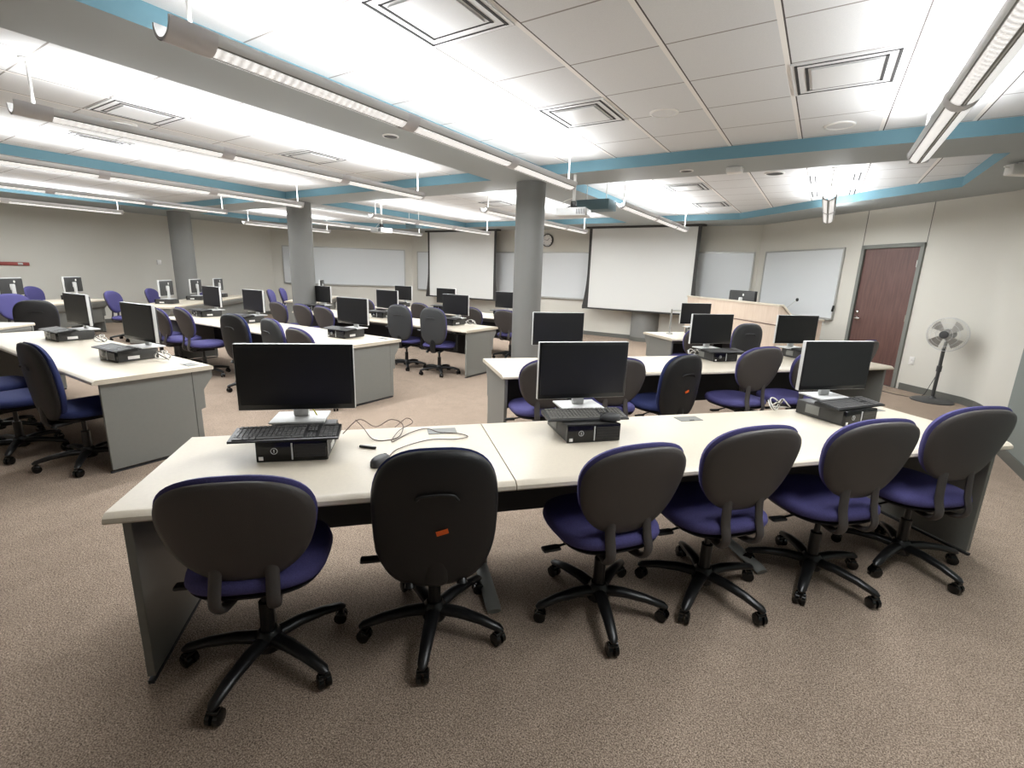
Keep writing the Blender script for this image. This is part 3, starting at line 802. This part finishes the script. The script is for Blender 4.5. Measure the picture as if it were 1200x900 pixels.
# left group
station('A', 3.50, .50, 'at the right end of the left desk', turn=4, md=.10, mdx=.02)
station('A', 1.86, .56, 'at the far end of the left desk', turn=4, md=.10)
station('B', .25, .50, 'left end of the row behind the front monitor', md=.1)
station('B', 1.45, .50, 'middle of the row behind the front monitor', md=.1)
station('B', 3.66, .48, 'right end of the row behind the front monitor', turn=3, md=.12)
station('C', .12, .50, 'at the left end of the middle desk row, beside the column', md=.1)
station('C', 1.94, .50, 'in the middle of the middle desk row', md=.1)
station('C', 3.50, .50, 'at the right end of the middle desk row', md=.1)
station('D', .35, .50, 'at the left end of the farthest desk row', md=.1)
station('D', 1.63, .50, 'below the left edge of the left projection screen', md=.1)
station('D', 3.2, .50, 'on the farthest desk row beside the middle column', md=.1)
station('L1', 1.92, .38, 'on the far left angled desk, cut by the photo edge', md=.0, kb=None)
station('L1', .35, .38, 'near the right end of the far left angled desk', md=.0, kb=None)
station('L2', 2.84, .38, 'on the angled desk left of the far column', md=.0, kb=None)
station('L2', 1.51, .38, 'on the angled desk right of the far column', md=.0, kb=None)
station('L2', .25, .38, 'at the far end of the second angled desk', md=.0, kb=None)
station('L3', .25, .38, 'on the angled desk below the long whiteboard', md=.0, kb=None)
# podium monitor and microphone
monP = make_monitor(.80, .36, .02, True)
put(monP, Vector((-1.31, 10.45, .985)), math.radians(133), 'wide flat monitor standing on the podium, seen from behind', 'monitor', 'monitors on the desks')
o = empty('microphone', (-.52, 9.60, .985)); tag(o, 'gooseneck microphone rising from the podium', 'microphone')
bm = BM(); lathe(bm, [(.03, 0), (.03, .02), (.01, .03)], (0, 0, 0), 16); link('microphone_base', bm, M['black'], o, 40)
bm = BM(); tube(bm, smoothpath([(0, 0, .02), (.03, .03, .12), (.10, .10, .21), (.15, .15, .26)]), .006, 8); link('gooseneck', bm, M['alu'], o, 40)
bm = BM(); pad(bm, .024, .03, (.165, .165, .275), .024, .024, rings=5, seg=16); link('foam_windscreen', bm, M['black'], o, 60)
# loose mouse with its cord
mp = W('R1', .89, .295, Z_TOP+.001)
loose = put(mouse0, mp, math.radians(47-35), 'dark mouse lying on the desktop behind the second front chair', 'mouse', 'mice by the computers')

# ------------------------------------------------------------------ chairs
def star_base(o, m='black', rot=0):
    bm = BM()
    lathe(bm, [(.05, .055), (.055, .07), (.05, .115), (.034, .135)], (0, 0, 0), 24)
    for k in range(5):
        a = math.radians(72*k+rot); d = Vector((math.cos(a), math.sin(a), 0))
        tube(bm, [d*.03+Vector((0, 0, .098)), d*.12+Vector((0, 0, .105)), d*.22+Vector((0, 0, .096)), d*.30+Vector((0, 0, .078)), d*.318+Vector((0, 0, .070))],
             [.032, .029, .025, .021, .010], 10, flat=.72)
    sb = link('star_base', bm, M[m], o, 50)
    for k in range(5):
        a = math.radians(72*k+rot); d = Vector((math.cos(a), math.sin(a), 0)); t = Vector((-d.y, d.x, 0))
        sw = math.radians((37*k) % 70-35); d2 = d*math.cos(sw)+t*math.sin(sw); t2 = Vector((-d2.y, d2.x, 0))
        c = d*.298+Vector((0, 0, .0275))
        bm = BM()
        for s_ in (-1, 1):
            tube(bm, [c+t2*(s_*.006), c+t2*(s_*.022), c+t2*(s_*.025)], [.0272, .0272, .022], 16)
        tube(bm, [c+Vector((0, 0, .012)), c+Vector((0, 0, .05))], [.013, .010], 10)
        tube(bm, [c-t2*.02+Vector((0, 0, .02)), c+t2*.02+Vector((0, 0, .02))], .0165, 10)
        link('caster', bm, M['black_gloss'], sb, 40)
def seat_parts(o, fab):
    bm = BM(); pad(bm, .245, .235, (0, .03, .435), .05, .03, axis='seat', exp=3.0, taper=.05, rings=7, seg=40, bz=.25, pr=3.4)
    link('seat', bm, M[fab], o, 60)
    bm = BM(); pad(bm, .232, .222, (0, .03, .415), .01, .022, axis='seat', exp=3.0, rings=5, seg=36, pr=4)
    link('seat_pan', bm, M['black'], o, 60)
    bm = BM()
    lathe(bm, [(.027, .12), (.027, .26), (.0145, .262), (.0145, .36)], (0, 0, 0), 20); link('gas_column', bm, M['black'], o, 40)
    bm = BM(); box(bm, (0, .0, .375), (.16, .24, .045), .012)
    link('tilt_mechanism', bm, M['black'], o, 40)
    bm = BM(); tube(bm, [(-.06, .02, .375), (-.22, .0, .365)], .006, 8)
    box(bm, (-.262, -.005, .362), (.085, .042, .016), .007)
    link('adjustment_lever', bm, M['black'], o, 40)
def make_chair_a(fab='purple', shell='shell', rot=0, up=0):
    o = empty('task_chair')
    star_base(o, 'black', rot); seat_parts(o, fab)
    zc = .695+up
    bm = BM(); pad(bm, .238, .207, (0, -.215, zc), .012, .026, taper=.34, exp=2.45, bend=.55, lean=.24, rings=7, seg=48, pr=3.6)
    link('back_shell', bm, M[shell], o, 60)
    bm = BM(); pad(bm, .241, .210, (0, -.202, zc+.010), .042, .012, taper=.34, exp=2.45, bend=.55, lean=.24, rings=7, seg=48, pr=3.2)
    link('back_cushion', bm, M[fab], o, 60)
    for s_ in (-1, 1):
        bm = BM()
        pts = smoothpath([(s_*.06, -.04, .375), (s_*.075, -.13, .365), (s_*.088, -.19, .375), (s_*.092, -.215, .42), (s_*.09, -.195, .50), (s_*.085, -.185, zc-.10)], 5)
        tube(bm, pts, [.023]*len(pts), 10, flat=.55)
        link('back_support', bm, M[shell], o, 50)
    return o
def make_chair_b(fab='blue_fab', shell='shell_dark', rot=0, arms=False, sticker=True, zc=.655, hh=.285, hw=.232):
    o = empty('task_chair')
    star_base(o, 'black', rot); seat_parts(o, fab)
    bm = BM(); pad(bm, hw, hh, (0, -.215, zc), .012, .034, taper=.06, exp=2.9, bend=.5, lean=.10, rings=7, seg=48, pr=3.6)
    link('back_shell', bm, M[shell], o, 60)
    bm = BM(); pad(bm, hw+.002, hh-.004, (0, -.198, zc+.006), .05, .014, taper=.06, exp=2.9, bend=.5, lean=.10, rings=7, seg=48, pr=3.2)
    link('back_cushion', bm, M[fab], o, 60)
    bm = BM(); pts = smoothpath([(-.075, -.266, zc+.11), (-.05, -.27, zc+.125), (.05, -.27, zc+.125), (.078, -.266, zc+.10)], 5)
    tube(bm, pts, .006, 8); link('grip_rim', bm, M[shell], o, 50)
    if sticker:
        bm = BM(); box(bm, (.02, -.252, zc-.03), (.045, .003, .018), rot=Matrix.Rotation(-.25, 3, 'Y')); link('sticker', bm, M['orange'], o)
    bm = BM(); pts = smoothpath([(0, -.03, .372), (0, -.16, .362), (0, -.205, .37), (0, -.215, .43), (0, -.205, .6)], 5)
    tube(bm, pts, [.045]*len(pts), 12, flat=.4); link('back_stem', bm, M['black'], o, 50)
    for s_ in (-1, 1):
        bm = BM(); tube(bm, [(s_*.1, -.1, .375), (s_*.1, -.19, .37), (s_*.1, -.2, .35)], [.018, .018, .022], 10); link('adjustment_knob', bm, M['black'], o, 40)
    if arms:
        for s_ in (-1, 1):
            bm = BM(); tube(bm, smoothpath([(s_*.1, 0, .385), (s_*.25, 0, .385), (s_*.29, 0, .42), (s_*.295, 0, .64)], 5), .02, 10, flat=1.3)
            box(bm, (s_*.29, .02, .65), (.08, .24, .028), .012); link('armrest', bm, M['black'], o, 40)
    return o
chA = make_chair_a(); chA2 = make_chair_a(rot=36)
chB = make_chair_b(rot=43, zc=.635, hh=.29, hw=.235); chC = make_chair_b('purple', 'shell_char', rot=15, arms=True, sticker=False, zc=.745, hh=.28, hw=.21)
chA_up = make_chair_a(rot=20, up=.05); chA_low = make_chair_a(rot=33, up=-.02); chA_mid = make_chair_a(rot=2, up=.045); chA_five = make_chair_a(rot=3, up=.05); chA_top = make_chair_a(rot=58, up=.08)
G = 'task chairs around the desks'
def chair(proto, p, deg, label):
    """deg: direction the chair faces"""
    put(proto, Vector((p[0], p[1], 0)), math.radians(deg-90), label, 'chair', G)
# front row (facing 137 deg)
chair(chA_low, (-1.66, .875), 137-2, 'dark taupe-backed task chair at the near left end of the front desk row')
chair(chB, (-1.235, 1.38), 137-3, 'black tall-backed task chair with orange sticker, second in the front row')
chair(chA2, (-.69, 1.92), 137+6, 'taupe-backed task chair, third from the left in the front row')
chair(chA_mid, (-.30, 2.35), 137+2, 'taupe-backed task chair, fourth from the left in the front row')
chair(chA_five, (.16, 2.82), 137-2, 'taupe-backed task chair, fifth from the left in the front row')
chair(chA_top, (.59, 3.30), 137-4, 'taupe-backed task chair, last at the right end of the front row')
def rch(proto, row, s, face, label, d=-.08):
    p = W(row, s, d); chair(proto, p, ROWS[row][1]+90+face, label)
rch(chA, 'R2', .31, 0, 'purple-seated chair left of the front middle monitor, at the second desk row')
rch(chA2, 'R2', .92, -5, 'taupe chair mostly hidden behind the front middle monitor, at the second row')
rch(chB, 'R2', 1.46, 16, 'blue and black chair turned left with orange sticker, at the second desk row')
rch(chA_top, 'R2', 2.28, 5, 'taupe round-backed chair in the middle of the second desk row, before the podium')
rch(chA_up, 'R2', 2.88, 5, 'taupe chair half hidden by the right front monitor, at the second desk row')
chair(chA, (.36, 7.2), 150, 'chair whose rounded top shows above the right front monitor')
rch(chA, 'R3', .25, 0, 'taupe chair at the left of the short desk before the podium')
chD = make_chair_b('purple', 'shell_char', rot=5, sticker=False, zc=.70, hh=.27, hw=.215)
rch(chD, 'R3', 1.05, -10, 'charcoal tall-backed chair right before the podium')
# left desk A (facing +y)
chE = make_chair_b('blue_fab', 'shell_dark', rot=40, sticker=False, zc=.68)
rch(chE, 'A', 3.86, 3, 'dark task chair with blue cushion nearest the grey end panel of the left desk', d=.03)
rch(chE, 'A', 3.18, 6, 'dark task chair second from the end panel of the left desk', d=-.20)
rch(chE, 'A', 2.5, 10, 'dark task chair at the left desk, cut by the left photo edge', d=-.2)
chair(chE, (-9.5, 2.15), 165, 'black chair with its back turned, beyond the left desk near the photo edge')
chair(chA_up, (-10.84, 2.3), 20, 'largest purple chair back at the left photo edge')
# row B
for s, pr_, lab in ((.05, chA, 'taupe chair leftmost of those along the desk behind the black front monitor'),
                    (.68, chA, 'second taupe chair from the left along the desk behind the black front monitor'),
                    (1.36, chA_up, 'third taupe chair from the left, purple seat showing, left of the dark chairs'),
                    (2.58, chE, 'black-backed chair above the top edge of the front left monitor'),
                    (3.42, chD, 'charcoal chair right of the black-backed one above the front left monitor'),
                    (3.92, chA, 'chair nearest the grey end panel behind the front left monitor')):
    rch(pr_, 'B', s, -4 if pr_ is not chE else 8, lab, d=-.12)
for s, pr_, lab in ((.10, chA, 'leftmost taupe chair at the middle desk row, below the grey column'),
                    (.82, chA, 'second taupe chair from the left at the middle desk row'),
                    (1.40, chA, 'third taupe chair from the left at the middle desk row'),
                    (2.94, chC, 'left one of the two charcoal armchairs at the middle desk row'),
                    (3.63, chC, 'right one of the two charcoal armchairs at the middle desk row')):
    rch(pr_, 'C', s, 14 if pr_ is chC else 0, lab, d=-.14 if pr_ is not chC else .05)
for s, lab in ((.12, 'taupe chair at the left end of the farthest desk row'), (1.72, 'taupe chair of the farthest row left of its middle monitor'),
               (3.02, 'taupe chair of the farthest row right of the desktop end'), (3.78, 'taupe chair touching the left side of the middle column')):
    rch(chA, 'D', s, 0, lab, d=-.12)
for row, s, lab in (('L1', 1.0, 'purple chair back beyond the far left angled desk, beside the cut monitor'), ('L1', .25, 'purple chair back nearest the right end of the far left angled desk'),
                    ('L2', 3.15, 'purple chair back above the white-edged monitor on the left desk'), ('L2', 1.75, 'purple chair back in front of the far left column'),
                    ('L2', -.5, 'purple chair right of the far left column, at the angled desk'),
                    ('L3', 2.35, 'purple chair back left of the column by the long whiteboard'), ('L3', 1.3, 'purple chair back partly hidden by the column by the long whiteboard')):
    rch(chA_up, row, s, 0, lab, d=-.22)

# ------------------------------------------------------------------ standing fan
def build_fan():
    o = empty('standing_fan', (1.50, 8.60, 0), math.radians(-28)); tag(o, 'grey pedestal fan standing by the cream wall right of the door', 'fan')
    bm = BM(); lathe(bm, [(.24, 0), (.24, .012), (.20, .03), (.05, .045), (.03, .07)], (0, 0, 0), 40); link('fan_base', bm, M['dgrey'], o, 40)
    bm = BM(); tube(bm, [(0, 0, .05), (0, 0, .74)], .021, 14); tube(bm, [(0, 0, .42), (0, 0, .50)], .03, 14); link('fan_pole', bm, M['dgrey'], o, 40)
    bm = BM(); tube(bm, [(0, 0, .70), (0, .03, .86)], .02, 12); lathe(bm, [(.02, .16), (.06, .14), (.075, .05), (.07, .0)], (0, 0, .93), 24, 'Y'); link('motor_housing', bm, M['desk_grey'], o, 40)
    bm = BM(); R = .225
    for rr, yy in ((R, .02), (R*.98, -.03), (R*.7, -.075), (R*.4, -.095)):
        pts = [(rr*math.cos(2*PI*k/40), yy, .93+rr*math.sin(2*PI*k/40)) for k in range(41)]; tube(bm, pts, .003 if rr < R*.99 else .006, 6, cap=False)
    for k in range(48):
        a = 2*PI*k/48; c_, s_ = math.cos(a), math.sin(a)
        tube(bm, [(.05*c_, -.10, .93+.05*s_), (R*.7*c_, -.078, .93+R*.7*s_), (R*c_, .0, .93+R*s_), (R*.8*c_, .08, .93+R*.8*s_), (.08*c_, .10, .93+.08*s_)], .0011, 4, cap=False)
    link('fan_cage', bm, M['silver'], o, 40)
    bm = BM(); lathe(bm, [(.05, -.095), (.05, -.112), (.03, -.116)], (0, 0, .93), 24, 'Y'); link('cage_badge', bm, M['dgrey'], o, 40)
    for k in range(4):
        bm = BM(); a0 = math.radians(20+90*k); N = 8; g = []
        for i in range(6):
            r_ = .04+.155*i/5; row = []
            for j in range(5):
                a = a0+(j/4)*.75+.12*i/5; row.append(bm.verts.new((r_*math.cos(a), -.03+.05*(j/4-.5), .93+r_*math.sin(a))))
            g.append(row)
        for i in range(5):
            for j in range(4): bm.faces.new((g[i][j], g[i+1][j], g[i+1][j+1], g[i][j+1]))
        r_ = bmesh.ops.solidify(bm, geom=bm.faces[:], thickness=.003); link('fan_blade', bm, M['blade'], o, 60)
    bm = BM(); tube(bm, smoothpath([(0, .02, .45), (-.06, .05, .25), (-.15, .05, .02), (-.35, -.05, .006), (-.62, .0, .006)]), .004, 6); link('power_cord', bm, M['black'], o, 40)
build_fan()

# ------------------------------------------------------------------ cords and small things
def cord(name, pts, r, m, label, cat='cable', par=None):
    bm = BM()
    if par:
        inv = (Matrix.Translation(par.location) @ par.rotation_euler.to_matrix().to_4x4()).inverted()
        pts = [inv @ Vector(p) for p in pts]
    tube(bm, smoothpath(pts, 6), r, 6); o = link(name, bm, M[m], par, 60)
    if not par: tag(o, label, cat)
    return o
def R1p(s, d, z=0): v = W('R1', s, d, Z_TOP+.004+z); return v
mc = W('R1', .98, .33, Z_TOP)
cord('mouse_cord', [R1p(.92, .35), R1p(.97, .46), R1p(1.12, .56), R1p(1.25, .55), R1p(1.32, .58), R1p(1.27, .64), R1p(1.18, .67), R1p(1.12, .74), R1p(1.03, .68), R1p(.94, .56), R1p(.98, .70, .01),
                    R1p(1.05, .76, .03), R1p(1.02, .78, .05), R1p(.96, .70, .03)], .0022, 'cable', None, par=loose)
cord('video_cable', [R1p(.70, .72), R1p(.78, .76, .06), R1p(.86, .78, .01), R1p(.94, .77, .05), R1p(1.0, .76, .02), R1p(.97, .62), R1p(.86, .60), R1p(.80, .74, .02), R1p(.76, .79, .05)], .0025, 'cable',
     'thin looping cable beside the front left monitor')
bm = BM(); box(bm, (0, 0, .006), (.085, .014, .012), .004); p = W('R1', .83, .50, Z_TOP+.0005)
tag(link('cable_plug', bm, M['black'], None, 40, p, (0, 0, math.radians(20))), 'short black cable plug lying right of the front left keyboard', 'stick')  # pen-like cable plug
def cable_bundle(row, s, d, label, m='cable_w', sc=1.0):
    o = empty('cable_bundle', W(row, s, d, Z_TOP)); o.rotation_euler = (0, 0, rz(row)); tag(o, label, 'cables')
    for j, (mm, ph) in enumerate(((m, 0), ('black', 1.3), (m, 2.3))):
        bm = BM(); pts = []
        for k in range(9):
            a = ph+k*.95; pts.append((sc*(.055*math.cos(a)+.006*k-.02), sc*.035*math.sin(a*1.3), .012+sc*(.045+.035*math.sin(a))))
        pts.append((.12, 0, .03)); tube(bm, smoothpath(pts, 5), .004, 6); link('cable', bm, M[mm], o, 60)
cable_bundle('R1', 3.36, .74, 'tangle of white and black cables behind the right front computer')
cable_bundle('R2', 2.28, .68, 'tangle of cables left of the middle computer in the second row')
cable_bundle('A', 3.83, .62, 'loose cables right of the computer at the end of the left desk')
cable_bundle('A', 2.42, .64, 'loose cables beside the far computer on the left desk')
cable_bundle('C', 3.8, .6, 'white cables right of the last monitor on the middle desk row')
cord('yellow_cable', [W('R1', .47, .74, Z_TOP+.01), W('R1', .50, .76, Z_TOP+.12), W('R1', .56, .74, Z_TOP+.14), W('R1', .62, .72, Z_TOP+.01)], .0035, 'cable_y', 'yellow cable arching behind the front left monitor stand')
bm = BM(); box(bm, (0, 0, .003), (.02, .012, .006), .002)
tag(link('paper_scrap', bm, M['white'], None, 40, (-1.48, 1.24, 0), (0, 0, .6)), 'tiny white scrap on the carpet between the first two front chairs', 'scrap')
# pole of a document camera / monitor arm on the short desk
o = empty('cable_pole', W('R3', .30, .55, Z_TOP)); tag(o, 'slim white pole with cables on the short desk before the podium', 'pole')
bm = BM(); lathe(bm, [(.05, 0), (.05, .012), (.02, .02)], (0, 0, 0), 20); tube(bm, [(0, 0, .01), (0, 0, .38)], .014, 10); link('pole_shaft', bm, M['alu'], o, 40)
bm = BM(); tube(bm, [(0, 0, .36), (.12, .05, .36)], .012, 8); link('pole_joint', bm, M['alu'], o, 40)
